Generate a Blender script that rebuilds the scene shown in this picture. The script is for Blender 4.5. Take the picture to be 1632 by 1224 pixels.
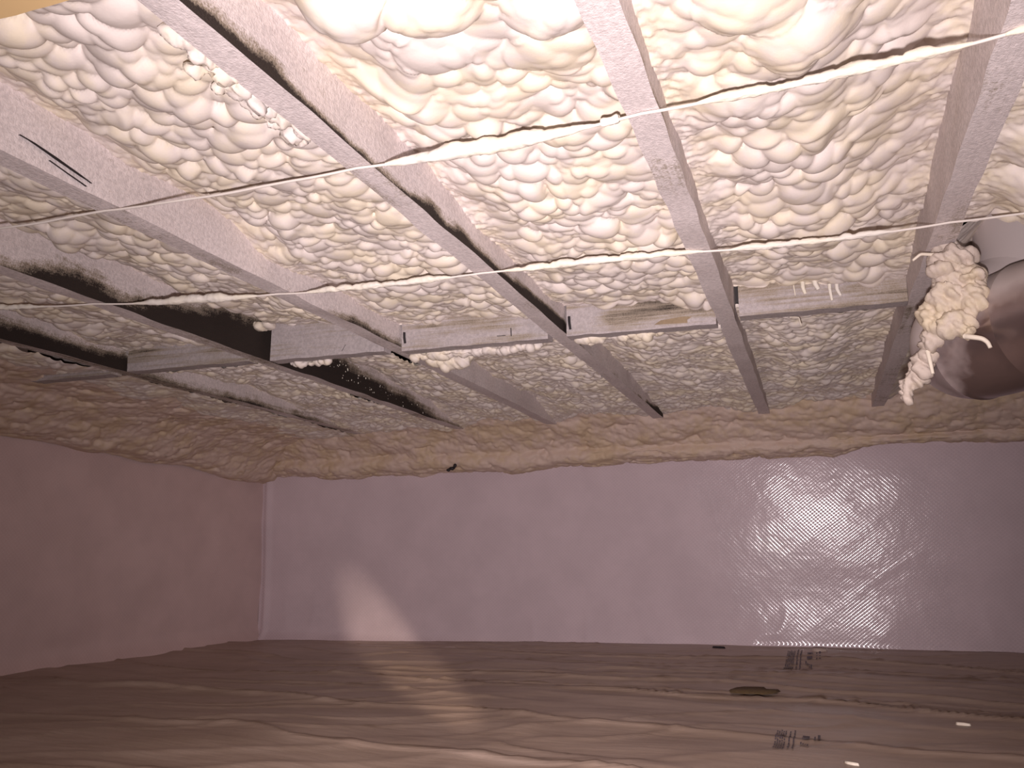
import bpy, bmesh, math, random
import numpy as np
from mathutils import Vector, Matrix

for o in list(bpy.data.objects):
    bpy.data.objects.remove(o)
SC = bpy.context.scene
COL = SC.collection
Z0 = 0.345            # camera height above the ground liner; z values below are relative to the camera

# ------------------------------------------------------------------ camera, world, lamps, exposure
cam = bpy.data.cameras.new('camera')
cam.sensor_width = 36.0
cam.lens = 1367.0 / 1632.0 * 36.0
cam.clip_start = 0.01
camo = bpy.data.objects.new('camera', cam)
COL.objects.link(camo)
camo.location = (0, 0, Z0)
PITCH, YAW = math.radians(11.2535), math.radians(19.479)
camo.rotation_euler = (math.pi / 2 + PITCH, 0, YAW)
SC.camera = camo

world = bpy.data.worlds.new('world')
SC.world = world
world.use_nodes = True
world.node_tree.nodes['Background'].inputs[0].default_value = (0.10, 0.06, 0.05, 1)
world.node_tree.nodes['Background'].inputs[1].default_value = 0.3


def spot(name, loc, target, power, angle, blend, color, radius):
    d = bpy.data.lights.new(name, 'SPOT')
    d.energy = power
    d.spot_size = math.radians(angle)
    d.spot_blend = blend
    d.color = color
    d.shadow_soft_size = radius
    o = bpy.data.objects.new(name, d)
    COL.objects.link(o)
    o.location = (loc[0], loc[1], loc[2] + Z0)
    v = Vector(target) - Vector(loc)
    o.rotation_euler = v.to_track_quat('-Z', 'Y').to_euler()
    return o


# the hand lamp carried just below the phone
LAMP = (-0.015, 0.0, -0.065)
LCOL = (1.0, 0.880, 0.905)
spot('hand_lamp_flood', LAMP, (-0.95, 3.4, 0.85), 90.0, 116, 1.0, LCOL, 0.012)
spot('hand_lamp_beam', LAMP, (-1.10, 3.4, 0.20), 76.0, 66, 1.0, LCOL, 0.012)
# narrow oblong spot added above the camera to make the pale streak
STREAK_LOC, STREAK_AIM = (0.06, -0.10, 0.40), (-1.68, 3.4, -0.56)
glow = spot('added_streak_spot', STREAK_LOC, STREAK_AIM, 195.0, 18.5, 0.8, (1.0, 0.80, 0.66), 0.012)
_q = (Vector(STREAK_AIM) - Vector(STREAK_LOC)).to_track_quat('-Z', 'Y')
glow.rotation_euler = (_q @ Matrix.Rotation(math.radians(28), 3, 'Z').to_quaternion()).to_euler()
glow.scale = (0.26, 1.0, 1.0)

vs = SC.view_settings
vs.view_transform = 'Standard'
vs.look = 'None'
vs.gamma = 1.0
vs.use_curve_mapping = False
vs.exposure = 0.0

# ------------------------------------------------------------------ numpy helpers
rng = np.random.default_rng(7)


def hash2(ix, iy, seed):
    with np.errstate(over='ignore'):
        h = (ix.astype(np.int64) * 374761393 + iy.astype(np.int64) * 668265263 + seed * 974634777) & 0xffffffff
        h = ((h ^ (h >> 13)) * 1274126177) & 0xffffffff
        h = ((h ^ (h >> 16)) * 2246822519) & 0xffffffff
        h = h ^ (h >> 15)
    return (h & 0xffffff) / float(0xffffff)


def vnoise(x, y, seed=0):
    ix = np.floor(x).astype(np.int64)
    iy = np.floor(y).astype(np.int64)
    fx = x - ix
    fy = y - iy
    fx = fx * fx * fx * (fx * (fx * 6 - 15) + 10)
    fy = fy * fy * fy * (fy * (fy * 6 - 15) + 10)
    a = hash2(ix, iy, seed)
    b = hash2(ix + 1, iy, seed)
    c = hash2(ix, iy + 1, seed)
    d = hash2(ix + 1, iy + 1, seed)
    return (a * (1 - fx) + b * fx) * (1 - fy) + (c * (1 - fx) + d * fx) * fy - 0.5


def fbm(x, y, seed=0, oct=4, gain=0.5):
    s = 0
    a = 1.0
    for i in range(oct):
        s = s + a * vnoise(x * 2 ** i, y * 2 ** i, seed + i * 17)
        a *= gain
    return s


def bubbles(x, y, cell, seed, ax=1.3, lift=0.5, rmin=0.62, rmax=1.05):
    """height of packed domes (metres, about 0..cell) at points x,y"""
    u = x / (cell * ax)
    v = y / cell
    iu = np.floor(u).astype(np.int64)
    iv = np.floor(v).astype(np.int64)
    best = np.full(u.shape, -1.0)
    for du in (-1, 0, 1):
        for dv in (-1, 0, 1):
            a = iu + du
            b = iv + dv
            px = a + 0.5 + (hash2(a, b, seed) - 0.5) * 0.95
            py = b + 0.5 + (hash2(a, b, seed + 1) - 0.5) * 0.95
            r = rmin + (rmax - rmin) * hash2(a, b, seed + 2) ** 1.5
            off = (hash2(a, b, seed + 3) - 0.5) * lift
            sx = 0.85 + 0.5 * hash2(a, b, seed + 4)
            d2 = ((u - px) / sx) ** 2 + (v - py) ** 2
            h = np.sqrt(np.maximum(r * r - d2, 0.0)) * 0.85 + off * r - 0.9 * np.sqrt(np.maximum(d2 - r * r, 0.0))
            best = np.maximum(best, h)
    return best * cell


def lerp_tab(tab, t):
    tab = np.array(tab, float)
    return np.interp(t, tab[:, 0], tab[:, 1])


def sstep(a, b, x):
    t = np.clip((x - a) / (b - a), 0, 1)
    return t * t * (3 - 2 * t)


# ------------------------------------------------------------------ object helpers
def mesh_obj(name, verts, faces, mat, parent=None, smooth=True, label=None, cat=None, group=None, kind=None, attr=None,
             attr2=None, origin=True):
    """one mesh object; verts are camera-relative, origin set to the base of the thing"""
    verts = np.asarray(verts, dtype=np.float64).reshape(-1, 3).copy()
    verts[:, 2] += Z0
    if parent is not None:
        org = np.array(parent.location)
    elif origin:
        lo, hi = verts.min(0), verts.max(0)
        org = np.array([(lo[0] + hi[0]) / 2, (lo[1] + hi[1]) / 2, lo[2]])
    else:
        org = np.zeros(3)
    v = verts - org
    me = bpy.data.meshes.new(name)
    if isinstance(faces, np.ndarray) and faces.ndim == 2:
        n, k = faces.shape
        me.vertices.add(len(v))
        me.vertices.foreach_set('co', v.astype(np.float32).ravel())
        me.loops.add(n * k)
        me.loops.foreach_set('vertex_index', faces.astype(np.int32).ravel())
        me.polygons.add(n)
        me.polygons.foreach_set('loop_start', np.arange(0, n * k, k, dtype=np.int32))
        me.polygons.foreach_set('loop_total', np.full(n, k, dtype=np.int32))
        me.update(calc_edges=True)
        me.validate()
    else:
        me.from_pydata([tuple(p) for p in v], [], [tuple(int(i) for i in f) for f in faces])
        me.update()
    if smooth:
        me.polygons.foreach_set('use_smooth', np.ones(len(me.polygons), dtype=bool))
    for nm, at in (('dust', attr), ('tone', attr2)):
        if at is not None:
            a = me.attributes.new(nm, 'FLOAT', 'POINT')
            a.data.foreach_set('value', np.asarray(at, dtype=np.float32).ravel())
    if mat is not None:
        me.materials.append(mat)
    o = bpy.data.objects.new(name, me)
    COL.objects.link(o)
    if parent is None:
        o.location = org
    else:
        o.parent = parent
    tag(o, label, cat, group, kind)
    return o


def tag(o, label=None, cat=None, group=None, kind=None):
    if label:
        o['label'] = label
    if cat:
        o['category'] = cat
    if group:
        o['group'] = group
    if kind:
        o['kind'] = kind
    return o


def empty(name, loc, label, cat, group=None):
    o = bpy.data.objects.new(name, None)
    o.empty_display_size = 0.05
    COL.objects.link(o)
    o.location = (loc[0], loc[1], loc[2] + Z0)
    tag(o, label, cat, group)
    return o


def grid_faces(nu, nv, flip=False):
    i = np.arange(nu - 1)[:, None] * nv + np.arange(nv - 1)[None, :]
    i = i.ravel()
    f = np.stack([i, i + nv, i + nv + 1, i + 1], 1)
    if flip:
        f = f[:, ::-1]
    return np.ascontiguousarray(f)


# ------------------------------------------------------------------ materials
class NT:
    def __init__(self, name):
        self.m = bpy.data.materials.new(name)
        self.m.use_nodes = True
        self.t = self.m.node_tree
        self.b = self.t.nodes['Principled BSDF']
        self._pos = None

    def n(self, typ, **kw):
        nd = self.t.nodes.new(typ)
        for k, v in kw.items():
            setattr(nd, k, v)
        return nd

    def link(self, a, b):
        self.t.links.new(a, b)

    def pos(self, scale=(1, 1, 1)):
        g = self.n('ShaderNodeNewGeometry')
        mp = self.n('ShaderNodeMapping')
        mp.inputs['Scale'].default_value = scale
        self.link(g.outputs['Position'], mp.inputs['Vector'])
        return mp.outputs[0]

    def noise(self, scale, detail=4, rough=0.55, vec=None, stretch=(1, 1, 1), out='Fac'):
        nd = self.n('ShaderNodeTexNoise')
        nd.inputs['Scale'].default_value = scale
        nd.inputs['Detail'].default_value = detail
        nd.inputs['Roughness'].default_value = rough
        self.link(vec if vec is not None else self.pos(stretch), nd.inputs['Vector'])
        return nd.outputs[out]

    def ramp(self, fac, stops, interp='LINEAR'):
        r = self.n('ShaderNodeValToRGB')
        r.color_ramp.interpolation = interp
        els = r.color_ramp.elements
        while len(els) < len(stops):
            els.new(0.5)
        for e, (p, c) in zip(els, stops):
            e.position = p
            e.color = (c[0], c[1], c[2], 1) if not isinstance(c, (int, float)) else (c, c, c, 1)
        self.link(fac, r.inputs[0])
        return r.outputs[0]

    def math(self, op, a, b=None, c=None, clamp=False):
        m = self.n('ShaderNodeMath', operation=op)
        m.use_clamp = clamp
        for i, x in enumerate((a, b, c)):
            if x is None:
                continue
            if isinstance(x, (int, float)):
                m.inputs[i].default_value = x
            else:
                self.link(x, m.inputs[i])
        return m.outputs[0]

    def mix(self, fac, a, b, blend='MIX'):
        m = self.n('ShaderNodeMix', data_type='RGBA', blend_type=blend)
        for i, x in ((0, fac), (6, a), (7, b)):
            if isinstance(x, (int, float)):
                m.inputs[i].default_value = x
            elif isinstance(x, (tuple, list)):
                m.inputs[i].default_value = (x[0], x[1], x[2], 1)
            else:
                self.link(x, m.inputs[i])
        return m.outputs[2]

    def attr(self, name):
        a = self.n('ShaderNodeAttribute', attribute_name=name)
        return a.outputs['Fac']

    def bump(self, h, strength, dist, normal=None):
        b = self.n('ShaderNodeBump')
        b.inputs['Strength'].default_value = strength
        b.inputs['Distance'].default_value = dist
        self.link(h, b.inputs['Height'])
        if normal is not None:
            self.link(normal, b.inputs['Normal'])
        return b.outputs[0]

    def set(self, color=None, rough=None, normal=None, metallic=None, spec=None):
        for key, val in (('Base Color', color), ('Roughness', rough), ('Normal', normal), ('Metallic', metallic),
                         ('Specular IOR Level', spec)):
            if val is None:
                continue
            if isinstance(val, (int, float)):
                self.b.inputs[key].default_value = val
            elif isinstance(val, (tuple, list)):
                self.b.inputs[key].default_value = (val[0], val[1], val[2], 1)
            else:
                self.link(val, self.b.inputs[key])
        return self.m


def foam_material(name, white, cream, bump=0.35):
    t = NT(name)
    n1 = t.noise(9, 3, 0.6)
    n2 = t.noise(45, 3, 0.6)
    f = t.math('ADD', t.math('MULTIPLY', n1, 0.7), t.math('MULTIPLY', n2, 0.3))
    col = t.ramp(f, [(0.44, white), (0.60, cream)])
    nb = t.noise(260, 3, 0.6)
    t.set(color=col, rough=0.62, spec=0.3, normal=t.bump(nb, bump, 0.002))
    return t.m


M_FOAM = foam_material('spray_foam', (0.74, 0.665, 0.615), (0.79, 0.70, 0.55), 0.12)
M_FOAM_RIM_SHADED = foam_material('spray_foam_rim_shaded', (0.64, 0.50, 0.42), (0.60, 0.46, 0.32), 0.3)  # browner copy of the bay foam: dimmer light put into the colour
M_FOAM_OLD = foam_material('spray_foam_drape', (0.60, 0.51, 0.44), (0.66, 0.56, 0.41), 0.35)
M_FOAM_BRIGHT = foam_material('spray_foam_fresh', (0.76, 0.71, 0.64), (0.79, 0.73, 0.60), 0.3)


def wood_material(name, grain_axis='Y', amp=0.9, light=(0.715, 0.64, 0.625), mid=(0.33, 0.275, 0.215), dark=(0.036, 0.027, 0.023),
                  grain=0.25):
    """dusted lumber: the 'dust' attribute is the overspray cover, broken up by grain and speckle"""
    t = NT(name)
    st = (60, 3, 60) if grain_axis == 'Y' else (3, 60, 90)
    g = t.noise(1.0, 5, 0.65, stretch=st)
    sp = t.noise(330, 2, 0.7)
    sp2 = t.noise(38, 4, 0.65)
    d = t.attr('dust')
    v = t.math('ADD', d, t.math('MULTIPLY', t.math('SUBTRACT', sp, 0.5), amp))
    v = t.math('ADD', v, t.math('MULTIPLY', t.math('SUBTRACT', sp2, 0.5), amp * 0.8))
    v = t.math('ADD', v, t.math('MULTIPLY', t.math('SUBTRACT', g, 0.5), grain * 4))
    lt = t.mix(t.ramp(t.noise(150, 3, 0.7), [(0.38, 0.0), (0.62, 1.0)]), tuple(c * 0.86 for c in light), tuple(min(1, c * 1.08) for c in light))
    cv = t.ramp(v, [(0.42, 0.0), (0.74, 1.0)])
    col = t.mix(cv, t.ramp(v, [(0.06, dark), (0.44, mid)]), lt)
    hb = t.math('ADD', t.math('MULTIPLY', sp, 0.7), t.math('MULTIPLY', g, 0.8))
    t.set(color=col, rough=0.8, spec=0.2, normal=t.bump(hb, 0.55, 0.003))
    return t.m


M_JOIST = wood_material('dusted_joist_wood', 'Y', 0.85)
M_BLOCK = wood_material('dusted_block_wood', 'X', 0.4, light=(0.46, 0.41, 0.405), grain=0.40)


def poly_wall_material(name, color, weave=1.0, rough=0.13):
    t = NT(name)
    ge = t.n('ShaderNodeNewGeometry')
    sx = t.n('ShaderNodeSeparateXYZ')
    t.link(ge.outputs['Position'], sx.inputs[0])
    X, Y, Z = sx.outputs
    H = t.math('ADD', X, Y)
    k = 2 * math.pi / 0.015
    a = t.math('SINE', t.math('MULTIPLY', t.math('ADD', H, Z), k))
    b = t.math('SINE', t.math('MULTIPLY', t.math('SUBTRACT', H, t.math('MULTIPLY', Z, 1.25)), k))
    w = t.math('MAXIMUM', a, b)
    dots = t.ramp(t.math('MULTIPLY', t.math('ADD', a, 1.0), t.math('ADD', b, 1.0)), [(0.25, 0.0), (0.60, 1.0)])
    n = t.noise(7, 4, 0.55)
    n2 = t.noise(9, 3, 0.6)
    bw = t.bump(w, 0.11 * weave, 0.0012)
    bn = t.bump(n2, 0.20, 0.010, bw)
    col = t.mix(t.ramp(n, [(0.35, 0.0), (0.65, 1.0)]), color, tuple(c * 0.92 for c in color))
    t.set(color=col, rough=t.math('ADD', rough + 0.32, t.math('MULTIPLY', dots, -0.32)), spec=t.math('ADD', 0.14, t.math('MULTIPLY', dots, 0.42)), normal=bn)
    return t.m


M_WALL = poly_wall_material('white_poly_wall', (0.66, 0.54, 0.57))
M_WALL_L = poly_wall_material('white_poly_left', (0.64, 0.485, 0.465), 0.6, 0.45)


def floor_material():
    t = NT('ground_liner_film')
    n = t.noise(3.0, 5, 0.6, stretch=(1, 2.2, 1))
    n2 = t.noise(14, 4, 0.6, stretch=(0.5, 2.5, 1))
    f = t.math('ADD', t.math('MULTIPLY', n, 0.6), t.math('MULTIPLY', n2, 0.4))
    col = t.ramp(f, [(0.36, (0.30, 0.215, 0.165)), (0.52, (0.37, 0.275, 0.22)), (0.68, (0.43, 0.33, 0.275))])
    t.set(color=col, rough=0.42, spec=0.5, normal=t.bump(n2, 0.25, 0.01))
    return t.m


M_FLOOR = floor_material()


def plain(name, color, rough=0.7, metallic=0.0, var=0.12, scale=40, bump=0.2, spec=0.4):
    t = NT(name)
    n = t.noise(scale, 4, 0.6)
    col = t.mix(n, tuple(c * (1 - var) for c in color), tuple(min(1, c * (1 + var)) for c in color))
    t.set(color=col, rough=rough, metallic=metallic, spec=spec, normal=t.bump(n, bump, 0.002))
    return t.m


M_CABLE = plain('dusted_cable', (0.74, 0.68, 0.62), 0.6)
M_SUB = plain('subfloor_wood', (0.30, 0.22, 0.15), 0.8)
M_BARE = plain('bare_pine', (0.74, 0.52, 0.26), 0.6, var=0.1, scale=12)
M_BLACK = plain('black_scrap', (0.02, 0.016, 0.018), 0.6)
M_DIRT = plain('brown_dirt', (0.13, 0.085, 0.04), 0.9, var=0.5, scale=120, bump=0.8)
M_STRAND = plain('pale_strand', (0.80, 0.72, 0.60), 0.6)
M_INK = plain('grey_print_ink', (0.105, 0.085, 0.105), 0.6)
M_FILM = plain('pale_film', (0.50, 0.40, 0.35), 0.4)


def duct_material():
    t = NT('galvanised_duct')
    d = t.attr('dust')
    n = t.noise(22, 4, 0.6)
    f = t.math('ADD', d, t.math('MULTIPLY', t.math('SUBTRACT', n, 0.5), 0.45), clamp=True)
    f = t.ramp(f, [(0.3, 0.0), (0.7, 1.0)])
    col = t.mix(f, (0.42, 0.34, 0.34), (0.50, 0.43, 0.41))
    inv = t.math('SUBTRACT', 1.0, f)
    t.set(color=col, rough=t.math('ADD', 0.30, t.math('MULTIPLY', f, 0.4)), metallic=t.math('MULTIPLY', inv, 0.92),
          normal=t.bump(n, 0.08, 0.003))
    return t.m


M_DUCT = duct_material()

# ------------------------------------------------------------------ the setting
XL, YB, XR, YF = -2.42, 3.40, 2.2, -1.4


def floor_z(x, y):
    z = -0.345 - 0.027 * np.clip((-x - 1.2) / 1.2, 0, 1) * np.clip(y / 3.4, 0, 1) + 0.020 * np.clip((x + 1.2) / 1.2, 0, 1) * np.clip(
        (y - 1.2) / 2.0, 0, 1)
    return z


def build_floor():
    xs = np.linspace(XL - 0.05, XR + 0.05, 300)
    ys = np.concatenate([np.linspace(YF, 0.9, 60), np.linspace(0.92, YB + 0.05, 300)])
    X, Y = np.meshgrid(xs, ys, indexing='ij')
    z = floor_z(X, Y)
    und = 0.020 * fbm(X * 1.6 + 3, Y * 2.6 + 1, 51, 3)
    # long film wrinkles, running mostly across the room
    w = X * 0.55 + Y * 3.4 + 1.2 * fbm(X * 0.9, Y * 1.1, 77, 3)
    rid = 1 - np.abs(2 * vnoise(w * 1.5, X * 0.35, 91)) * 2
    rid = np.clip(rid, 0, 1) ** 4
    rid2 = np.clip(1 - np.abs(2 * vnoise(w * 3.1 + 7, X * 0.8 + 3, 131)) * 2, 0, 1) ** 5
    w2 = Y * 2.6 - X * 1.3 + 0.9 * fbm(X * 1.3, Y * 1.3, 177, 3)
    rid2 = rid2 + 0.7 * np.clip(1 - np.abs(2 * vnoise(w2 * 3.3, X * 0.9, 151)) * 2, 0, 1) ** 4
    fade = sstep(0.0, 0.15, YB - Y) * 0.8 + 0.2
    z = z + (und + 0.009 * rid + 0.006 * rid2) * fade
    v = np.stack([X, Y, z], -1)
    mesh_obj('floor', v, grid_faces(*X.shape), M_FLOOR, kind='structure', origin=False)


build_floor()


def build_walls():
    # back wall liner, hung as a loose sheet
    xs = np.linspace(XL, XR, 460)
    zs = np.linspace(-0.42, 0.47, 170)
    X, Z = np.meshgrid(xs, zs, indexing='ij')
    y = np.full_like(X, YB)
    y += 0.007 * fbm(X * 1.4, Z * 1.8, 201, 3)
    y -= 0.030 * sstep(-0.25, 0.38, Z)                       # the top hangs a little forward
    # diagonal drag folds on the right half
    q = (X - 0.15) * 0.75 - (Z + 0.02) * 1.0
    fold = np.clip(1 - np.abs(2 * vnoise(q * 6.0, (X + Z) * 1.1, 221)) * 2, 0, 1) ** 3
    y -= 0.0006 * fold * sstep(-.4, .3, X) * np.exp(-((X - 0.15) / 0.75) ** 2)
    # small puckers by the foot
    puck = np.clip(1 - np.abs(2 * vnoise(X * 5.0, Z * 1.2, 231)) * 2, 0, 1) ** 4
    y -= 0.003 * puck * sstep(-0.12, -0.32, Z)
    # skirt turned out onto the ground
    y -= 0.05 * sstep(-0.30, -0.40, Z) ** 2
    # rounded vertical fold beside the corner
    y -= 0.011 * np.exp(-((X + 2.385) / 0.012) ** 2)
    v = np.stack([X, y, Z], -1)
    mesh_obj('wall_back', v, grid_faces(*X.shape), M_WALL, kind='structure', origin=False)
    ys = np.linspace(YF, YB + 0.03, 260)
    zs = np.linspace(-0.42, 0.47, 90)
    Y, Z = np.meshgrid(ys, zs, indexing='ij')
    x = np.full_like(Y, XL) + 0.022 * fbm(Y * 1.5, Z * 2, 241, 4)
    x += 0.05 * sstep(-0.28, -0.40, Z) ** 2
    v = np.stack([x, Y, Z], -1)
    mesh_obj('wall_left', v, grid_faces(*Y.shape, flip=True), M_WALL_L, kind='structure', origin=False)
    v = [(XR, YF, -0.4), (XR, YB + .05, -0.4), (XR, YB + .05, 0.75), (XR, YF, 0.75)]
    mesh_obj('wall_right', v, [(0, 1, 2, 3)], M_WALL_L, kind='structure', origin=False)
    v = [(XL - .1, YF, 0.72), (XR, YF, 0.72), (XR, YB + .1, 0.72), (XL - .1, YB + .1, 0.72)]
    mesh_obj('ceiling', v, [(0, 3, 2, 1)], M_SUB, kind='structure', origin=False)


build_walls()

# ------------------------------------------------------------------ joists
# name: (left x, right x, dark rule on the visible face)
J = {
    'F': (0.198, 0.238), 'A': (-0.181, -0.142), 'B': (-0.560, -0.521), 'C': (-0.981, -0.941), 'D': (-1.374, -1.335),
    'E': (-1.829, -1.790), 'G': (0.70, 0.74)
}
# height of unsprayed dark wood above the lower edge, along the joist
DARK = {
    'A': [(0, -.02), (.85, -.012), (.95, -.004), (1.1, -.02), (1.6, -.02), (1.72, 0.0), (1.83, .012), (1.9, -.02), (3.2, -.01)],
    'B': [(0, .013), (.6, .013), (.9, .009), (1.1, .012), (1.35, .018), (1.6, .022), (1.83, .022), (1.9, -.006), (2.3, -.004), (2.9, .006), (3.05, .03)],
    'C': [(0, -.03), (.9, -.03), (.98, -.012), (1.04, -.03), (1.25, -.03), (1.36, .002), (1.45, -.01), (1.6, .012), (1.83, .006), (1.9, -.02), (3.2, -.012)],
    'D': [(0, .01), (1.0, .012), (1.10, .014), (1.17, .05), (1.27, .052), (1.36, .03), (1.5, .06), (1.83, .11), (1.9, .12), (2.2, .085), (2.45, .07), (2.7, .045), (2.9, .02), (3.2, 0)],
    'E': [(0, .03), (1.3, .03), (1.45, .045), (1.6, .042), (1.83, .055), (1.9, .012), (2.1, .004), (2.4, .016), (2.6, .004), (2.75, .014), (3.2, .005)],
}
JLABEL = {
    'F': 'whitened joist farthest right, beside the round metal duct',
    'A': 'pale dusted joist crossing the bright foam right of centre',
    'B': 'long joist with a dark stripe along its right lower edge',
    'C': 'pale joist with a dark scratched slash, between the striped joist and the black ones',
    'D': 'joist with black stained face and white foam flecks beyond the blocks',
    'E': 'dark joist nearest the left wall, its underside buried in foam',
    'G': 'joist beyond the duct bay on the right',
}


def rect_prism(x0, x1, y0, y1, z0, z1, nx, ny, nz, wob=0.0008, seed=0, axis='Y'):
    """closed subdivided board made of six grids (returns verts, faces, face-ids per vertex)"""
    V, F, S = [], [], []
    base = 0

    def add(P, flip, sid):
        nonlocal base
        nu, nv = P.shape[:2]
        F.append(grid_faces(nu, nv, flip) + base)
        V.append(P.reshape(-1, 3))
        S.append(np.full(nu * nv, sid))
        base += nu * nv

    xs, ys, zs = np.linspace(x0, x1, nx), np.linspace(y0, y1, ny), np.linspace(z0, z1, nz)
    for sid, (zc, fl) in enumerate(((z0, True), (z1, False))):
        a, b = np.meshgrid(xs, ys, indexing='ij')
        add(np.stack([a, b, np.full_like(a, zc)], -1), fl, sid)
    for sid, (xc, fl) in ((2, (x1, False)), (3, (x0, True))):
        a, b = np.meshgrid(ys, zs, indexing='ij')
        add(np.stack([np.full_like(a, xc), a, b], -1), fl, sid)
    for sid, (yc, fl) in ((4, (y0, False)), (5, (y1, True))):
        a, b = np.meshgrid(xs, zs, indexing='ij')
        add(np.stack([a, np.full_like(a, yc), b], -1), fl, sid)
    V = np.concatenate(V)
    F = np.concatenate(F)
    S = np.concatenate(S)
    t = V[:, 1] if axis == 'Y' else V[:, 0]
    near = sstep(z0 + 0.05, z0, V[:, 2])
    V[:, 0 if axis == 'Y' else 1] += wob * 4 * vnoise(t * 14 + seed, V[:, 2] * 30, 5 + seed)
    V[:, 2] += wob * 5 * vnoise(t * 11 + seed * 3, V[:, 0] * 30, 9 + seed) * near
    return V, F, S


for k, (x0, x1) in J.items():
    vis = k in 'FABCDE'
    V, F, S = rect_prism(x0, x1, YF + 0.05, 3.30, 0.50, 0.715, 4 if vis else 2, 330 if vis else 8, 14 if vis else 2, seed=ord(k))
    y, s = V[:, 1], V[:, 2] - 0.50
    d = np.full(len(V), 0.95)
    patch = fbm(y * 5, s * 20 + ord(k), ord(k), 3)
    if k in DARK:
        t = lerp_tab(DARK[k], y)
        t = t + 0.014 * fbm(y * 9, s * 0 + 1, ord(k) + 5, 3)
        rf = 0.45 + (s - t) / {'B': 0.014, 'D': 0.05, 'E': 0.045}.get(k, 0.03)
        rf = np.minimum(rf, 0.95)
        d = np.where((S == 2) | (S == 3), rf, d)
    und = (S == 0)
    ug = {'A': 1.05, 'B': .95, 'C': .95, 'D': .85, 'E': .75}.get(k, .85)
    d = np.where(und, ug + 0.5 * patch, d)
    if k == 'A':
        d = np.where(und, 1.05 - 0.35 * sstep(0.9, 1.05, y) * sstep(1.25, 1.1, y) * (0.4 + 2 * np.abs(patch)), d)
    mesh_obj('floor_joist', V, F, M_JOIST, label=JLABEL[k], cat='joist', group='floor joists', attr=d, smooth=False)

# scratched slash lines in the face of joist C
def sliver(name, pts, w, x, parent):
    v, f = [], []
    for i, (y, z, h) in enumerate(pts):
        v += [(x, y, z - h / 2), (x, y, z + h / 2), (x - w, y, z - h / 2), (x - w, y, z + h / 2)]
    for i in range(len(pts) - 1):
        a = i * 4
        f += [(a, a + 4, a + 5, a + 1), (a + 1, a + 5, a + 7, a + 3), (a + 2, a, a + 1, a + 3)] if i == 0 else [
            (a, a + 4, a + 5, a + 1), (a + 1, a + 5, a + 7, a + 3)]
    return mesh_obj(name, v, f, M_BLACK, parent=parent, smooth=False)


joists = {}
for o in bpy.data.objects:
    for k, l in JLABEL.items():
        if o.get('label') == l:
            joists[k] = o
sl = sliver('crack', [(.752, .531, .001), (.775, .529, .003), (.81, .524, .0045), (.85, .518, .0035), (.872, .515, .001)], .01, -.9385, joists['C'])
sl2 = sliver('crack', [(.80, .5175, .0005), (.83, .512, .0012), (.855, .508, .0018), (.864, .507, .0005)], .01, -.9385, joists['C'])

# ------------------------------------------------------------------ spray foam between the joists
EXPO = {   # bare height of the joist face left of each bay
    'A': [(.4, .05), (1.0, .042), (1.4, .032), (1.65, .055), (1.83, .07), (1.87, .03), (2.4, .04), (3.1, .02)],
    'B': [(.4, .065), (.9, .078), (1.2, .062), (1.5, .05), (1.83, .055), (1.87, .05), (2.2, .06), (2.6, .05), (3.1, .02)],
    'C': [(.4, .1), (.75, .09), (.93, .07), (1.13, .08), (1.3, .05), (1.5, .06), (1.83, .055), (1.87, .0), (2.0, .02), (2.3, .065), (2.9, .06), (3.15, .0)],
    'D': [(.8, .06), (1.2, .1), (1.45, .085), (1.65, .1), (1.83, .105), (1.87, .12), (2.2, .11), (2.45, .085), (2.9, .05), (3.15, .0)],
    'E': [(1, .08), (1.5, .09), (1.62, .065), (1.83, .06), (1.87, .05), (2.4, .06), (2.8, .03), (3.1, .0)],
    'W': [(0, .0), (3.4, .0)],
    'F': [(0, .02), (3.4, .02)],
}


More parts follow.
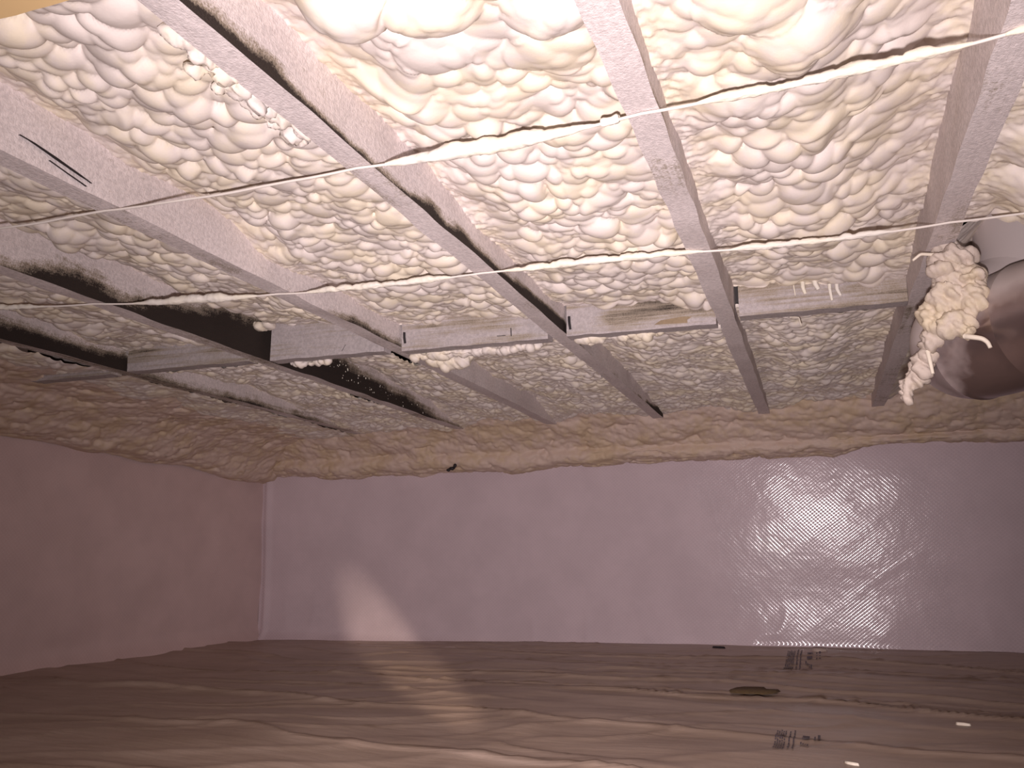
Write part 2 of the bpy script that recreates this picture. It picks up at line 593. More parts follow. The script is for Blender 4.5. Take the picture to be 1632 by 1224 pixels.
def foam_bay(bay, x0, x1, y0, y1, key, mid, right, cell, amp, label, seed, dx=0.0027, dy=0.003, big=None, tone=None, coarse_to=None,
             group='spray foam panels between the joists'):
    nx = max(12, int((x1 - x0) / dx))
    xs = np.linspace(x0, x1, nx)
    if coarse_to is not None:
        ys = np.concatenate([np.linspace(y0, coarse_to, 40)[:-1], np.arange(coarse_to, y1, dy), [y1]])
    else:
        ys = np.concatenate([np.arange(y0, y1, dy), [y1]])
    X, Y = np.meshgrid(xs, ys, indexing='ij')
    u = (X - x0) / (x1 - x0)
    el = lerp_tab(EXPO[key], Y)
    em = lerp_tab(mid, Y)
    er = lerp_tab(right, Y)
    # cross profile: rises along the left joist, sags in the middle
    prof = np.where(u < 0.34, em + (el - em) * (1 - sstep(0.0, 0.34, u)), em + (er - em) * sstep(0.45, 1.0, u))
    prof = prof + 0.018 * fbm(X * 9, Y * 7, seed, 2)
    wx = X + 0.016 * fbm(X * 11, Y * 11, seed + 3, 2)
    wy = Y + 0.016 * fbm(X * 11 + 9, Y * 11, seed + 4, 2)
    h = bubbles(wx, wy, cell, seed + 10, ax=0.95) * amp
    h2 = bubbles(wx, wy, cell * 0.62, seed + 20, ax=0.95, lift=0.7) * amp * 0.95
    sel = sstep(-0.10, 0.12, fbm(X * 8, Y * 8, seed + 30, 2))
    hh = np.maximum(h * (1 - 0.35 * sel), h2 * (0.45 + 0.6 * sel)) * 0.98
    if big:
        for (bx, by, br, bh) in big:
            d2 = ((X - bx) / 1.15) ** 2 + (Y - by) ** 2
            dome = np.sqrt(np.maximum(br * br - d2, 0)) * bh / br
            hh = hh * (1 - 0.6 * sstep(0.0, 0.02, dome)) + dome
    mean = cell * 0.55 * amp
    edge = sstep(0.0, 0.16, u)
    if np.max(np.array(right)[:, 1]) > 0.06:
        edge = edge * (0.15 + 0.85 * sstep(0.0, 0.20, 1 - u))
    rough = 0.005 * fbm(X * 110, Y * 110, seed + 40, 3)
    z = 0.5 + prof - (hh - mean) * (0.12 + 0.88 * edge) + rough * (0.06 + 0.94 * (1 - edge))
    v = np.stack([X, Y, z], -1)
    return mesh_obj('spray_foam', v, grid_faces(*X.shape, flip=True), M_FOAM, label=label, cat='foam', group=group)


MIDF = [(0, .03), (1.5, .03), (1.7, .04), (1.83, .05)]
R_LOW = [(0, .018), (1.6, .018), (1.83, .04)]
C1, C2 = 0.0315, 0.028
foam_bay('FA', J['A'][1] - .003, J['F'][0] + .003, -1.2, 1.832, 'A', [(0, .03), (1.4, .032), (1.7, .05), (1.83, .058)],
         [(0, .12), (1.3, .09), (1.7, .06), (1.83, .045)], 0.034, 1.0, 'lumpy foam panel between the pale centre joist and the duct joist', 100,
         coarse_to=.62, big=[(.02, .86, .055, .03), (.145, .93, .036, .016), (-.06, .97, .045, .025), (.10, .80, .05, .03), (-.03, .78, .05, .03), (-.09, 1.18, .035, .02)])
foam_bay('AB', J['B'][1] - .003, J['A'][0] + .003, -1.2, 1.832, 'B', MIDF, [(0, .02), (1.83, .035)], C1, 0.95,
         'brightest foam panel, left of the pale centre joist, with big bulges', 200, coarse_to=.5,
         big=[(-.40, .645, .052, .052), (-.325, .68, .046, .044), (-.255, .635, .045, .04), (-.22, .72, .040, .03), (-.31, .615, .04, .035), (-.36, .76, .04, .02), (-.24, .80, .045, .02)])
foam_bay('BC', J['C'][1] - .003, J['B'][0] + .003, .527, 1.832, 'C', MIDF, R_LOW, 0.030, 1.0,
         'foam panel left of the dark-striped joist, full of round lobes', 300)
foam_bay('CD', J['D'][1] - .003, J['C'][0] + .003, .3, 1.832, 'D', [(0, .035), (1.5, .045), (1.7, .06), (1.83, .07)], [(0, .015), (1.6, .015), (1.83, .03)],
         C2, 0.85, 'foam panel above the black stained joist face', 400, coarse_to=.6)
foam_bay('DE', J['E'][1] - .003, J['D'][0] + .003, .5, 1.832, 'E', [(0, .03), (1.5, .035), (1.83, .05)], [(0, .006), (1.6, .01), (1.83, .03)], 0.026, 0.7,
         'small foam panel between the two dark joists at left', 500, coarse_to=.8)
foam_bay('EW', XL - .02, J['E'][0] + .003, .5, 1.832, 'W', [(0, .0), (1.83, .012)], [(0, -.003), (1.83, -.003)], 0.026, 0.6,
         'dim foam along the left wall before the stub board', 600, dx=.004, dy=.004, coarse_to=.8)
foam_bay('FG', J['F'][1] - .003, J['G'][0] + .003, -1.2, 1.46, 'F', [(0, .0), (1.1, .0), (1.3, .0), (1.46, .0)], [(0, .03), (1.46, .03)], 0.05, 1.0,
         'bulging foam in the corner right of the duct joist', 700, coarse_to=.8,
         big=[(.29, 1.18, .06, .045), (.30, 1.30, .055, .05), (.36, 1.24, .06, .05), (.30, 1.05, .06, .04), (.36, 1.38, .05, .045)])
# beyond the row of blocks
R0 = [(1.86, .0), (1.95, .012), (3.4, .008)]
lab2 = [('A', 'F', [(1.86, .0), (1.95, .022), (3.0, .03), (3.3, .02)], [(1.86, .005), (2.0, .06), (3.3, .03)], 'dim foam beyond the block under the drip strands', 110),
        ('B', 'A', [(1.86, -.012), (1.92, .018), (3.0, .03), (3.3, .02)], R0, 'dim foam beyond the tan-striped block', 210),
        ('C', 'B', [(1.86, -.016), (1.95, .004), (2.2, .03), (3.3, .02)], R0, 'foam beyond the grained block with an upright crack', 310),
        ('D', 'C', [(1.86, .03), (2.2, .05), (3.3, .02)], [(1.86, -.012), (2.0, -.01), (2.2, .03), (3.3, .008)], 'foam above the black flecked joist face', 410),
        ('E', 'D', [(1.86, .0), (2.2, .03), (3.3, .01)], [(1.86, .002), (3.3, .004)], 'dim foam beyond the block between the dark joists', 510)]
for l, r, mid, rt, lab, sd in lab2:
    foam_bay(l + r + '2', J[l][1] - .003, J[r][0] + .003, 1.866, 3.32, l, mid, rt, 0.021, 0.95, lab, sd, dx=.0034, dy=.0036)
foam_bay('EW2', XL - .02, J['E'][0] + .003, 1.866, 3.36, 'W', [(1.86, .006), (3.3, .0)], [(1.86, -.003), (3.3, -.003)], 0.023, 0.55,
         'dim foam along the left wall beyond the stub board', 610, dx=.0045, dy=.0045)
foam_bay('FG2', J['F'][1] - .003, J['G'][0] + .003, 1.5, 3.32, 'F', [(1.5, .15), (3.0, .12), (3.3, .02)], [(1.5, .15), (3.3, .02)], 0.022, 0.7,
         'recessed foam above the metal duct', 710, dx=.006, dy=.006)

# ------------------------------------------------------------------ rim foam along the wall heads
def rim(name, along, prof, seed, label, xaxis, flip, lowtab):
    """foam swept along a wall head; prof = list of (offset from wall, z) from the ceiling to the liner"""
    prof = np.array(prof, float)
    seg = np.r_[0, np.cumsum(np.hypot(np.diff(prof[:, 0]), np.diff(prof[:, 1])))]
    s = np.linspace(0, seg[-1], 84)
    off, zz = np.interp(s, seg, prof[:, 0]), np.interp(s, seg, prof[:, 1])
    kk = np.ones(5) / 5
    off[2:-2], zz[2:-2] = np.convolve(off, kk, 'valid'), np.convolve(zz, kk, 'valid')
    A, S = np.meshgrid(along, s, indexing='ij')
    OFF, ZZ = np.meshgrid(along, off, indexing='ij')[1], np.meshgrid(along, zz, indexing='ij')[1]
    t = S / seg[-1]
    low = lerp_tab(lowtab, A) + 0.014 * fbm(A * 6, A * 0, seed + 8, 4)
    ZZ = ZZ + (low - prof[-1, 1]) * sstep(0.45, 1.0, t)
    n_o, n_z = 0.75, -0.55
    wx = A + 0.012 * fbm(A * 22, S * 22, seed, 2)
    ws = S + 0.012 * fbm(A * 22 + 5, S * 22, seed + 1, 2)
    h = bubbles(wx, ws, 0.036, seed + 2, lift=.6) * 0.42 + bubbles(wx, ws, 0.015, seed + 4) * 0.55 + 0.03 * fbm(A * 3.5, S * 6, seed + 6, 3)
    h += 0.004 * fbm(A * 70, S * 60, seed + 9, 3)
    fade = sstep(1.0, 0.93, t)
    h = (h - 0.012) * fade * sstep(0.0, 0.12, t)
    OFF = OFF + n_o * h
    ZZ = ZZ + n_z * h
    if xaxis:
        v = np.stack([A, YB - OFF, ZZ], -1)
    else:
        v = np.stack([XL + OFF, A, ZZ], -1)
    return mesh_obj(name, v, grid_faces(*A.shape, flip=flip), M_FOAM_RIM_SHADED, label=label, cat='foam', group='foam bands along the wall heads')


# back wall: upper fillet and a lower bead parted by a crease
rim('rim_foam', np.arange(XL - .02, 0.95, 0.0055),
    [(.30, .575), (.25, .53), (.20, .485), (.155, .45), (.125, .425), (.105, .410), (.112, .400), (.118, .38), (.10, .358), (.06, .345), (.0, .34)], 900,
    'foam band along the top of the back wall, coloured brown for dim light', True, False,
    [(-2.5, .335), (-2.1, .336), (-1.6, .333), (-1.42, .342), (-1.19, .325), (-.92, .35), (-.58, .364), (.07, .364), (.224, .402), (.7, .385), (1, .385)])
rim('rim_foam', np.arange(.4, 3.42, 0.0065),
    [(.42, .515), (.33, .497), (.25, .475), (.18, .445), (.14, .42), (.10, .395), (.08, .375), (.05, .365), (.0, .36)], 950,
    'ridged foam band along the top of the left wall, coloured brown for dim light', False, True,
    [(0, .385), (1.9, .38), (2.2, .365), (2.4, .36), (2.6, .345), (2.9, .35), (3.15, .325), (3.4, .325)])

# ------------------------------------------------------------------ wood blocks nailed between the joists
YBK = 1.83


def block(x0, x1, z0, label, dust, tilt=0.0, ztop=0.70, y0=YBK, gap=(0, 0), seed=0, mat=None, parts=True, ramp=None):
    V, F, S = rect_prism(x0 + gap[0], x1 - gap[1], y0, y0 + 0.038, z0, ztop, 40, 3, 16, seed=seed, axis='X', wob=0.0006)
    V[:, 2] += tilt * (V[:, 0] - x0)
    d = np.full(len(V), dust) + 0.35 * fbm(V[:, 0] * 7 + seed, V[:, 2] * 16, 60 + seed, 3)
    d = np.where(S == 0, dust + 0.15, d)
    if ramp is not None:
        d = ramp(V, S, d)
    return mesh_obj('wood_block', V, F, mat or M_BLOCK, label=label, cat='wood block', group='wood blocks between the joists', attr=d,
                    smooth=False)


b_fa = block(J['A'][1], J['F'][0], .500, 'pale wood block hung with foam drip strands, right of the centre joist', .62, gap=(.010, .0), seed=1)


def dark_mid(V, S, d):
    u = (V[:, 0] - J['B'][1]) / (J['A'][0] - J['B'][1])
    s = V[:, 2] - .488
    dk = sstep(.008, .02, s) * sstep(.18, .35, u)
    return d - 0.42 * dk


b_ab = block(J['B'][1], J['A'][0], .488, 'wood block with black grain and a tan bare stripe, left of the centre joist', .72, gap=(.006, .0), seed=2, ramp=dark_mid)
b_bc = block(J['C'][1], J['B'][0], .487, 'grey grained wood block with an upright crack, left of the striped joist', .66, gap=(.008, .0), seed=3)
b_cd = block(J['D'][1], J['C'][0], .492, 'tall pale wood block ending short of the black joist face', .78, gap=(.024, .0), seed=4)
b_de = block(J['E'][1], J['D'][0], .496, 'grey grained wood block between the two dark joists', .62, gap=(.014, .0), seed=5)
b_ew = block(-2.15, J['E'][0], .492, 'stub board almost buried in foam beside the left wall', .62, gap=(0, 0), seed=6)
# bare tan stripe of the dark block
v = [(-.315, YBK - .0008, .497), (-.20, YBK - .0008, .494), (-.195, YBK - .0008, .503), (-.25, YBK - .0008, .510), (-.30, YBK - .0008, .506)]
mesh_obj('bare_stripe', v, [(0, 1, 2, 3, 4)], plain('bare_tan_wood', (.27, .20, .125), .8, var=.35, scale=90), parent=b_ab, smooth=False)
# the near bare board in the top left corner
V, F, S = rect_prism(J['C'][1], J['B'][0],   .476, .525, .497, .70, 20, 3, 6, seed=8, axis='X')
mesh_obj('wood_block', V, F, M_BARE, label='smooth yellow bare board in the top left corner', cat='wood block', smooth=False)
# upright crack in block BC
def crack_front(x, z0, z1, w, parent, dx=0.0):
    v = [(x, YBK - .0007, z0), (x + w, YBK - .0007, z0), (x + w + dx, YBK - .0007, z1), (x + dx, YBK - .0007, z1)]
    mesh_obj('crack', v, [(0, 1, 2, 3)], M_BLACK, parent=parent, smooth=False)


crack_front(-.650, .500, .520, .0022, b_bc, -.001)
crack_front(-.685, .5025, .504, .022, b_bc)
crack_front(-1.10, .500, .516, .0015, b_cd, .010)

# ------------------------------------------------------------------ cables under the joists
def tube(path, rad, seg=10, squash=1.0):
    """path (n,3), rad (n,) -> verts, faces"""
    path = np.asarray(path, float)
    n = len(path)
    tan = np.gradient(path, axis=0)
    tan /= np.linalg.norm(tan, axis=1)[:, None]
    up = np.array([0, 0, 1.0])
    s = np.cross(tan, up)
    bad = np.linalg.norm(s, axis=1) < 0.05
    s[bad] = np.array([1.0, 0, 0])
    s /= np.linalg.norm(s, axis=1)[:, None]
    u = np.cross(s, tan)
    a = np.linspace(0, 2 * np.pi, seg, endpoint=False)
    rad = np.asarray(rad)
    if rad.ndim == 1:
        rad = np.repeat(rad[:, None], seg, 1)
    V = path[:, None, :] + rad[:, :, None] * (np.cos(a)[None, :, None] * s[:, None, :] + squash * np.sin(a)[None, :, None] * u[:, None, :])
    i = np.arange(n - 1)[:, None] * seg
    j = np.arange(seg)[None, :]
    k = (j + 1) % seg
    F = np.stack([i + j, i + k, i + seg + k, i + seg + j], -1).reshape(-1, 4)
    V = V.reshape(-1, 3)
    V = np.concatenate([V, path[:1], path[-1:]])
    caps = [(int(q), int((q + 1) % seg), n * seg) for q in range(seg)]
    cape = [((n - 1) * seg + int((q + 1) % seg), (n - 1) * seg + int(q), n * seg + 1) for q in range(seg)]
    F = [tuple(f) for f in F.tolist()] + caps + cape
    return V, F


def cable(pts, coat, label, seed):
    pts = np.array(pts, float)
    x = np.arange(pts[0, 0], pts[-1, 0], 0.0022)
    y = np.interp(x, pts[:, 0], pts[:, 1])
    kk = np.ones(41) / 41
    y = np.r_[y[:20], np.convolve(y, kk, 'valid'), y[-20:]]
    z = np.full_like(x, 0.4962)
    sag = np.zeros_like(x)
    js = sorted([(J[k][0] + J[k][1]) / 2 for k in 'EDCBAFG'])
    for a, b in zip(js[:-1], js[1:]):
        t = np.clip((x - a) / (b - a), 0, 1)
        sag += 0.004 * 4 * t * (1 - t) * ((x > a) & (x < b))
    z = z - sag + 0.0015 * fbm(x * 12, x * 0, seed, 2)
    path = np.stack([x, y, z], 1)
    root = empty('cable', (float(x.mean()), float(y.mean()), float(z.min())), label, 'cable', 'foam-spattered cables under the joists')
    V, F = tube(path, np.full(len(x), 0.0019), 8)
    mesh_obj('sheath', V, F, M_CABLE, parent=root)
    for (a, b, r) in coat:
        m = (x >= a) & (x <= b)
        px = x[m]
        t = (px - a) / (b - a)
        env = np.minimum(1, np.minimum(t, 1 - t) * (3.2 if r > .006 else 7)) ** 0.8
        base = 0.0018 + (r - 0.0018) * env
        seg = 16
        an = np.linspace(0, 2 * np.pi, seg, endpoint=False)
        A, T = np.meshgrid(px, np.arange(seg) * 0.004, indexing='ij')
        sc = bubbles(A, T, 0.008, seed + 40, ax=1.2, lift=.8)
        up = 0.5 + 0.5 * np.sin(an)[None, :]
        lump = bubbles(A[:, :1], A[:, :1] * 0 + 3, 0.014, seed + 60, lift=1.0)
        rr = base[:, None] * (0.85 + 0.35 * fbm(A * 40, T * 40, seed + 50, 3)) + env[:, None] * (
            0.20 * sc + up * np.maximum(lump, 0) * 0.36 + 0.0012 * fbm(A * 160, T * 160, seed + 51, 2))
        P = path[m].copy()
        P[:, 2] += (r - 0.0025) * 0.25 * env
        V, F = tube(P, rr, seg)
        mesh_obj('foam_crust', V, F, M_FOAM_BRIGHT, parent=root)
    return root


cable([(-1.75, .90), (-1.16, .913), (-.97, .921), (-.758, .920), (-.511, .918), (-.354, .918), (-.255, .910), (-.193, .905), (-.064, .895), (.1, .879), (.217, .867), (.5, .845)],
      [(-.50, -.215, .0088), (-.212, -.186, .0036), (-.10, .175, .0029), (.20, .4, .0024)],
      'nearer cable with the thick foam lump, crossing under every joist', 31)
cable([(-2.0, 1.20), (-1.78, 1.21), (-1.545, 1.239), (-1.287, 1.306), (-.939, 1.358), (-.564, 1.37), (-.33, 1.364), (-.123, 1.392), (.024, 1.389), (.162, 1.389), (.256, 1.382), (.33, 1.375)],
      [(-1.70, -1.45, .0035), (-1.27, -1.0, .0065), (-.90, -.60, .0036), (-.50, -.15, .0036), (-.11, .14, .0036)],
      'farther thin cable with foam crust, just before the wood blocks', 57)

# ------------------------------------------------------------------ lump helper: blobs fused into one skin, then roughened
def lump(name, balls, mat, voxel=0.004, amp=0.010, freq=55, seed=1, parent=None, label=None, cat=None, group=None, dome=0.0):
    bm = bmesh.new()
    for (c, r) in balls:
        r = (r, r, r) if isinstance(r, (int, float)) else r
        mt = Matrix.Translation(Vector(c)) @ Matrix.Diagonal((r[0], r[1], r[2], 1))
        bmesh.ops.create_icosphere(bm, subdivisions=3, radius=1, matrix=mt)
    me = bpy.data.meshes.new('tmp')
    bm.to_mesh(me)
    bm.free()
    o = bpy.data.objects.new('tmp', me)
    COL.objects.link(o)
    md = o.modifiers.new('r', 'REMESH')
    md.mode = 'VOXEL'
    md.voxel_size = voxel
    dg = bpy.context.evaluated_depsgraph_get()
    ev = o.evaluated_get(dg)
    m2 = bpy.data.meshes.new_from_object(ev)
    n = len(m2.vertices)
    co = np.empty(n * 3)
    m2.vertices.foreach_get('co', co)
    co = co.reshape(-1, 3)
    no = np.empty(n * 3)
    m2.vertices.foreach_get('normal', no)
    no = no.reshape(-1, 3)
    p = co * 1.0
    h = amp * (fbm(p[:, 0] * freq + p[:, 2] * freq * .7, p[:, 1] * freq * .5 + p[:, 2] * freq * .8, seed, 3))
    if dome:
        h = h + dome * bubbles(p[:, 0] + .6 * p[:, 1], p[:, 2] + .3 * p[:, 1], 0.022, seed + 5, lift=.7)
    co = co + no * h[:, None]
    faces = [tuple(f.vertices) for f in m2.polygons]
    bpy.data.objects.remove(o)
    bpy.data.meshes.remove(m2)
    return mesh_obj(name, co, faces, mat, parent=parent, label=label, cat=cat, group=group)


# ------------------------------------------------------------------ metal duct elbow
def build_duct():
    root = empty('metal_duct', (.40, 1.70, .26), 'round galvanised duct elbow with whitened collar at the right edge', 'duct')
    R = 0.104
    cxd, cyd = .398, 1.66
    zs = np.linspace(.452, .70, 14)
    P = np.stack([np.full_like(zs, cxd), np.full_like(zs, cyd), zs], 1)[::-1]
    V, F = tube(P, np.full(len(P), R), 48)
    mesh_obj('collar', V, F, M_DUCT, parent=root, attr=np.full(len(V), 1.0))
    an = np.linspace(0, 2 * np.pi, 64)
    ring = np.stack([cxd + R * np.cos(an), cyd + R * np.sin(an), np.full(64, .455)], 1)
    V, F = tube(ring, np.full(64, .0035), 8)
    mesh_obj('joint_bead', V, F, M_DUCT, parent=root, attr=np.full(len(V), .9))
    an = math.radians(-97)
    sx, sy = cxd + R * math.cos(an), cyd + R * math.sin(an)
    V, F = tube(np.stack([np.full(10, sx), np.full(10, sy), np.linspace(.458, .69, 10)], 1), np.full(10, .0022), 8)
    mesh_obj('lap_seam', V, F, M_DUCT, parent=root, attr=np.full(len(V), 1.0))
    # elbow of four gores: down from the collar, heel to the lower left, outlet towards the near right
    pts = np.array([(.392, 1.66, .480), (.375, 1.66, .445), (.325, 1.665, .405), (.285, 1.665, .378), (.270, 1.655, .366), (.292, 1.625, .362), (.345, 1.55, .366), (.445, 1.42, .372), (.545, 1.29, .378)])
    tt = np.linspace(0, len(pts) - 1, 120)
    path = np.stack([np.interp(tt, np.arange(len(pts)), pts[:, i]) for i in range(3)], 1)
    for _ in range(45):
        path[1:-1] = .25 * path[:-2] + .5 * path[1:-1] + .25 * path[2:]
    cuts = [0, 26, 48, 68, 90, 119]
    tan = np.gradient(path, axis=0)
    tan /= np.linalg.norm(tan, axis=1)[:, None]
    a = np.linspace(0, 2 * np.pi, 56, endpoint=False)
    # keep one frame along the path so the skin does not twist
    E1 = np.zeros_like(path)
    e = np.array([1.0, 0.2, 0.0])
    for i in range(len(path)):
        e = e - tan[i] * (e @ tan[i])
        e /= np.linalg.norm(e)
        E1[i] = e
    E2 = np.cross(tan, E1)
    RE = .100
    for g in range(5):
        idx = np.arange(cuts[g], cuts[g + 1] + 1)
        prof = np.linspace(0, 1, len(idx))
        rad = RE + .0025 * np.exp(-(prof / .05) ** 2) + .0025 * np.exp(-((1 - prof) / .05) ** 2)
        V = path[idx][:, None, :] + rad[:, None, None] * (np.cos(a)[None, :, None] * E1[idx][:, None, :] + np.sin(a)[None, :, None] * E2[idx][:, None, :])
        m = len(idx)
        ii = np.arange(m - 1)[:, None] * 56
        jj = np.arange(56)[None, :]
        kk = (jj + 1) % 56
        F = np.stack([ii + jj, ii + kk, ii + 56 + kk, ii + 56 + jj], -1).reshape(-1, 4)
        V = V.reshape(-1, 3)
        d = sstep(.33, .46, V[:, 2]) * .9 + .45 * sstep(.30, .22, V[:, 0])
        mesh_obj('gore' if g < 4 else 'pipe', V, F, M_DUCT, parent=root, attr=d)


build_duct()

# foam clump between duct, joist and block
cl = lump('foam_clump', [((.228, 1.52, .500), (.014, .02, .026)), ((.236, 1.50, .474), (.034, .03, .018)), ((.243, 1.505, .442), (.036, .026, .028)),
                         ((.258, 1.49, .402), (.020, .02, .030)), ((.228, 1.51, .412), (.034, .028, .030)), ((.207, 1.53, .386), (.028, .026, .030)),
                         ((.232, 1.50, .364), (.028, .022, .022)), ((.243, 1.485, .346), (.014, .016, .013)), ((.200, 1.55, .358), (.019, .02, .022)),
                         ((.193, 1.57, .338), (.012, .014, .022)), ((.186, 1.59, .321), (.015, .015, .022)), ((.174, 1.61, .304), (.017, .015, .020)),
                         ((.163, 1.62, .289), (.016, .013, .018)), ((.157, 1.62, .275), (.012, .012, .016)), ((.218, 1.49, .456), (.020, .02, .010)), ((.255, 1.48, .436), (.016, .02, .008))],
          M_FOAM_OLD, voxel=.0024, amp=.015, freq=70, seed=71, dome=.10, label='ragged foam clump hanging between the duct and its joist', cat='foam')


def strand(name, pts, r0, r1, parent=None, label=None, cat=None, mat=None):
    pts = np.array(pts, float)
    tt = np.linspace(0, len(pts) - 1, 24)
    path = np.stack([np.interp(tt, np.arange(len(pts)), pts[:, i]) for i in range(3)], 1)
    for _ in range(4):
        path[1:-1] = .25 * path[:-2] + .5 * path[1:-1] + .25 * path[2:]
    V, F = tube(path, np.linspace(r0, r1, 24), 8)
    return mesh_obj(name, V, F, mat or M_STRAND, parent=parent, label=label, cat=cat)


strand('curl', [(.236, 1.475, .338), (.244, 1.465, .3335), (.257, 1.46, .329), (.264, 1.46, .3225), (.267, 1.46, .313)], .0045, .003, parent=cl)
strand('curl', [(.190, 1.55, .335), (.192, 1.545, .312), (.194, 1.545, .294)], .004, .0028, parent=cl)
strand('curl', [(.205, 1.49, .482), (.185, 1.48, .482), (.172, 1.48, .472)], .003, .002, parent=cl)
# drips on block FA
fa_drips = [((.052, .535), (.055, .513), .004), ((.066, .535), (.072, .522), .0045), ((.000, .545), (.004, .533), .005), ((-.018, .552), (-.016, .531), .0015),
            ((.024, .552), (.030, .540), .006)]
for i, ((xa, za), (xb, zb), r) in enumerate(fa_drips):
    strand('drip_strand', [(xa, YBK - .012, za + .012), (xa, YBK - .014, za), ((xa + xb) / 2, YBK - .012, (za + zb) / 2), (xb, YBK - .010, zb)], r, r * .7, parent=b_fa, mat=M_FOAM_BRIGHT)
strand('drip_strand', [(-.03, YBK + .03, .496), (-.012, YBK + .02, .492), (-.010, YBK + .015, .478), (-.008, YBK + .012, .470)], .0012, .0010, parent=b_fa)
# dark upright strips at the block ends
def strip(x, z0, z1, label):
    strand('strip', [(x, YBK - .004, z1), (x + .001, YBK - .005, (z0 + z1) / 2), (x + .003, YBK - .004, z0)], .0032, .0028, label=label, cat='strip', mat=M_BLACK)


strip(-.508, .503, .533, 'dark nail standing beside the striped joist at its block')
strip(-.925, .505, .532, 'dark nail at the end of the grey grained block')

# torn foam crust along the left lower edge of joist B
balls = []
r_ = random.Random(5)
for i in range(26):
    t = i / 25
    y = .62 + .25 * t
    balls.append(((-.570 + r_.uniform(-.020, .012), y, .512 + r_.uniform(-.005, .006)), (r_.uniform(.007, .015), r_.uniform(.010, .018), r_.uniform(.005, .010))))
lump('foam_crust', balls, M_FOAM, voxel=.0028, amp=.014, freq=95, seed=19, label='torn rough foam crust along the left edge of the striped joist', cat='foam', dome=.0)

# foam lips hanging under the blocks
def lip(x0, x1, y, z, r, n, seed, label):
    rr = random.Random(seed)
    bl = []
    for i in range(n):
        t = (i + .5) / n
        bl.append(((x0 + (x1 - x0) * t, y + rr.uniform(-.006, .01), z + rr.uniform(-.004, .006)), (r * rr.uniform(.7, 1.5), r * rr.uniform(.8, 1.4), r * rr.uniform(.6, 1.1))))
    lump('foam_lip', bl, M_FOAM, voxel=.003, amp=.006, freq=70, seed=seed, label=label, cat='foam', group='foam lips under the blocks', dome=.25)


lip(-.50, -.30, 1.875, .490, .010, 18, 3, 'foam bead along the foot of the tan-striped block')
lip(-.93, -.60, 1.885, .484, .012, 26, 4, 'lumpy foam bead along the foot of the grey grained block')
lip(-1.28, -1.16, 1.875, .488, .008, 12, 6, 'scalloped foam lip under the tall pale block')
lip(-.90, -.80, 1.93, .475, .019, 8, 8, 'fat foam lobes below the striped joist, under the grained block end')
lump('foam_lobe', [((-1.325, 1.80, .575), (.02, .02, .012)), ((-1.30, 1.80, .578), (.016, .02, .012)), ((-1.345, 1.80, .582), (.014, .02, .012))], M_FOAM, amp=.006,
     seed=23, label='rounded foam lobe above the end of the tall pale block', cat='foam')
strand('drip_strand', [(-1.776, 1.818, .578), (-1.777, 1.814, .570), (-1.778, 1.812, .556)], .003, .006, label='single pale foam drip at the dark joist and grey block', cat='foam drip', mat=M_FOAM_BRIGHT)

# white flecks spattered on the black joist face
rf = random.Random(12)
fv, ff = [], []
for i in range(75):
    y = min(max(rf.gauss(2.36, .19), 1.95), 2.80)
    z = .5 + abs(rf.gauss(.035, .016)) + (2.42 - y) * .06
    if z < .505 or z > .60:
        continue
    r = rf.uniform(.0008, .0026) * (1.4 if rf.random() < .12 else 1)
    b = len(fv)
    x = J['D'][1] + .0003
    fv += [(x + r * .8, y, z), (x, y - r, z), (x, y, z + r * 1.3), (x, y + r, z), (x, y, z - r * 1.3)]
    ff += [(b, b + 1, b + 2), (b, b + 2, b + 3), (b, b + 3, b + 4), (b, b + 4, b + 1)]
fl = mesh_obj('foam_flecks', fv, ff, M_FOAM_BRIGHT, parent=joists['D'], smooth=False)
# children use parent-local coordinates
fl['kind'] = 'stuff'

# ------------------------------------------------------------------ litter on the liner and marks
def scrap(name, cx, cy, lx, ly, h, ang, mat, label, cat, seed, z=None, group=None):
    n = 14
    rr = random.Random(seed)
    top, bot = [], []
    zf = float(floor_top(cx, cy)) if z is None else z
    for i in range(n):
        a = 2 * math.pi * i / n
        k = rr.uniform(.72, 1.12)
        x, y = lx / 2 * math.cos(a) * k, ly / 2 * math.sin(a) * k
        X, Y = cx + x * math.cos(ang) - y * math.sin(ang), cy + x * math.sin(ang) + y * math.cos(ang)
        top.append((X * .9 + cx * .1, Y * .9 + cy * .1, zf + h * rr.uniform(.6, 1)))
        bot.append((X, Y, zf - .001))
    v = bot + top + [(cx, cy, zf + h)]
    f = []
    for i in range(n):
        j = (i + 1) % n
        f += [(i, j, n + j, n + i), (n + i, n + j, 2 * n)]
    return mesh_obj(name, v, f, mat, label=label, cat=cat, group=group)


FL = [o for o in bpy.data.objects if o.name == 'floor'][0]
_fc = np.empty(len(FL.data.vertices) * 3)
FL.data.vertices.foreach_get('co', _fc)
_fc = _fc.reshape(-1, 3)


def floor_top(x, y):
    d = (_fc[:, 0] - x) ** 2 + (_fc[:, 1] - y) ** 2
    i = np.argpartition(d, 4)[:4]
    return _fc[i, 2].max() - Z0


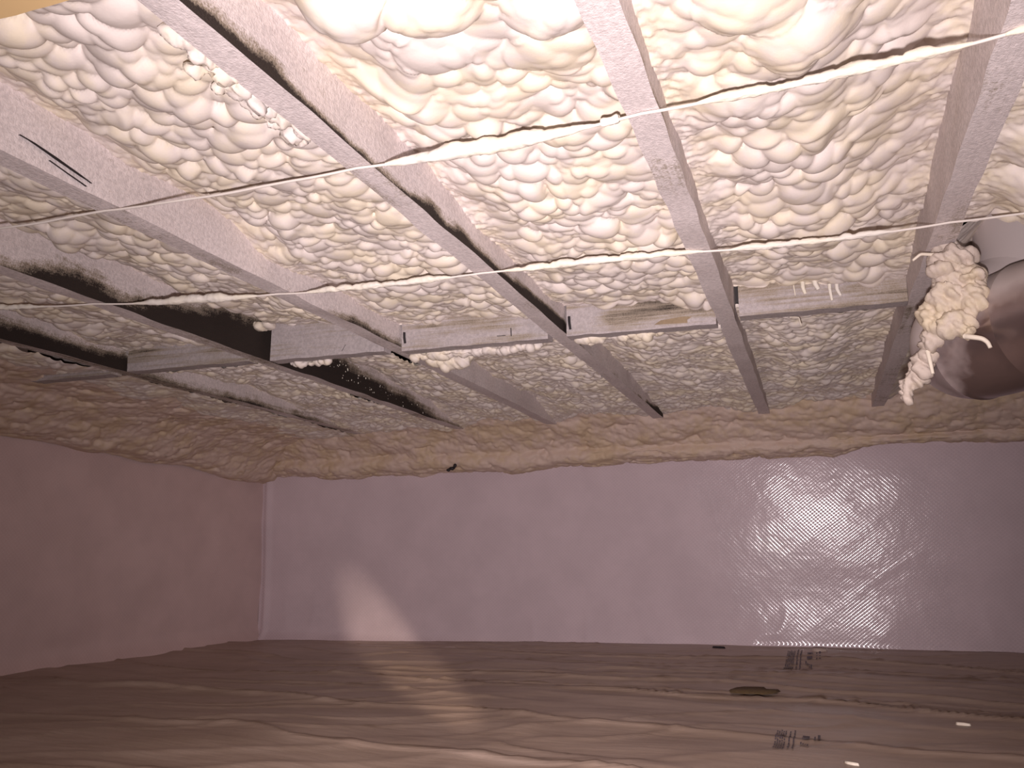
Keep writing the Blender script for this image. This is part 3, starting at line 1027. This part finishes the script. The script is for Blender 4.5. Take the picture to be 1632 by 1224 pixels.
scrap('dirt_patch', -.185, 2.36, .125, .12, .004, .3, M_DIRT, 'brown dirt patch on the liner below the glinting wall', 'dirt', 2)
scrap('wood_chip', -.372, 3.30, .05, .03, .006, 0, M_BLACK, 'dark wood chip lying near the foot of the back wall', 'chip', 3)
scrap('foam_crumb', .245, 2.00, .032, .010, .005, -.4, M_STRAND, 'pale foam crumb on the liner at the right', 'foam crumb', 4)
scrap('foam_crumb', .024, 1.612, .030, .008, .004, -.6, M_STRAND, 'yellow foam crumb at the bottom edge of the picture', 'foam crumb', 5)
scrap('foam_crumb', -.028, 3.17, .05, .03, .010, 0, M_FILM, 'dull white scrap beside the upper printed mark', 'foam crumb', 6)
scrap('film_scrap', -1.345, 3.08, .085, .10, .008, .4, M_FILM, 'pale film flap at the foot of the back wall', 'film', 7)
bs = lump('tape_scrap', [((-1.43, 3.285, .352), (.018, .008, .008)), ((-1.412, 3.28, .362), (.008, .008, .010)), ((-1.445, 3.285, .346), (.010, .008, .006))], M_BLACK, voxel=.003,
          amp=.006, label='small black scrap stuck to the lower foam edge', cat='scrap')


# printed marks: columns of grey strokes lying flat on the liner
def print_mark(cx, cy, L, W, seed, label):
    rr = random.Random(seed)
    v, f = [], []

    def q(x0, x1, y0, y1):
        b = len(v)
        for (x, y) in ((x0, y0), (x1, y0), (x1, y1), (x0, y1)):
            v.append((cx + x, cy + y, float(floor_top(cx + x, cy + y)) + .0018))
        f.append((b, b + 1, b + 2, b + 3))

    # a dense block of small lettering lines, two long lines, then two bold glyph groups
    for c in range(5):
        x = -.5 * W + c * .05 * W
        y = -.5 * L
        while y < .42 * L:
            ln = L * rr.uniform(.03, .10)
            q(x, x + .032 * W, y, y + ln)
            y += ln + L * rr.uniform(.015, .04)
    for x in (-.20 * W, -.10 * W):
        y = -.45 * L
        while y < .46 * L:
            ln = L * rr.uniform(.05, .14)
            q(x, x + .035 * W, y, y + ln)
            y += ln + L * .02
    q(.14 * W, .22 * W, .00 * L, .30 * L)
    q(.10 * W, .26 * W, .26 * L, .32 * L)
    q(.10 * W, .26 * W, .00 * L, .05 * L)
    for i in range(4):
        q(.06 * W + i * .05 * W, .095 * W + i * .05 * W, -.18 * L - .04 * L * i, -.08 * L - .04 * L * i)
    q(.36 * W, .40 * W, -.02 * L, .32 * L)
    q(.44 * W, .50 * W, .0 * L, .40 * L)
    return mesh_obj('printed_mark', v, f, M_INK, label=label, cat='print', smooth=False, group='printed marks on the liner')


print_mark(-.075, 2.98, .42, .105, 5, 'smudged print on the liner close to the back wall')
print_mark(-.064, 1.77, .20, .080, 9, 'print of grey lettering lines nearest the bottom edge')
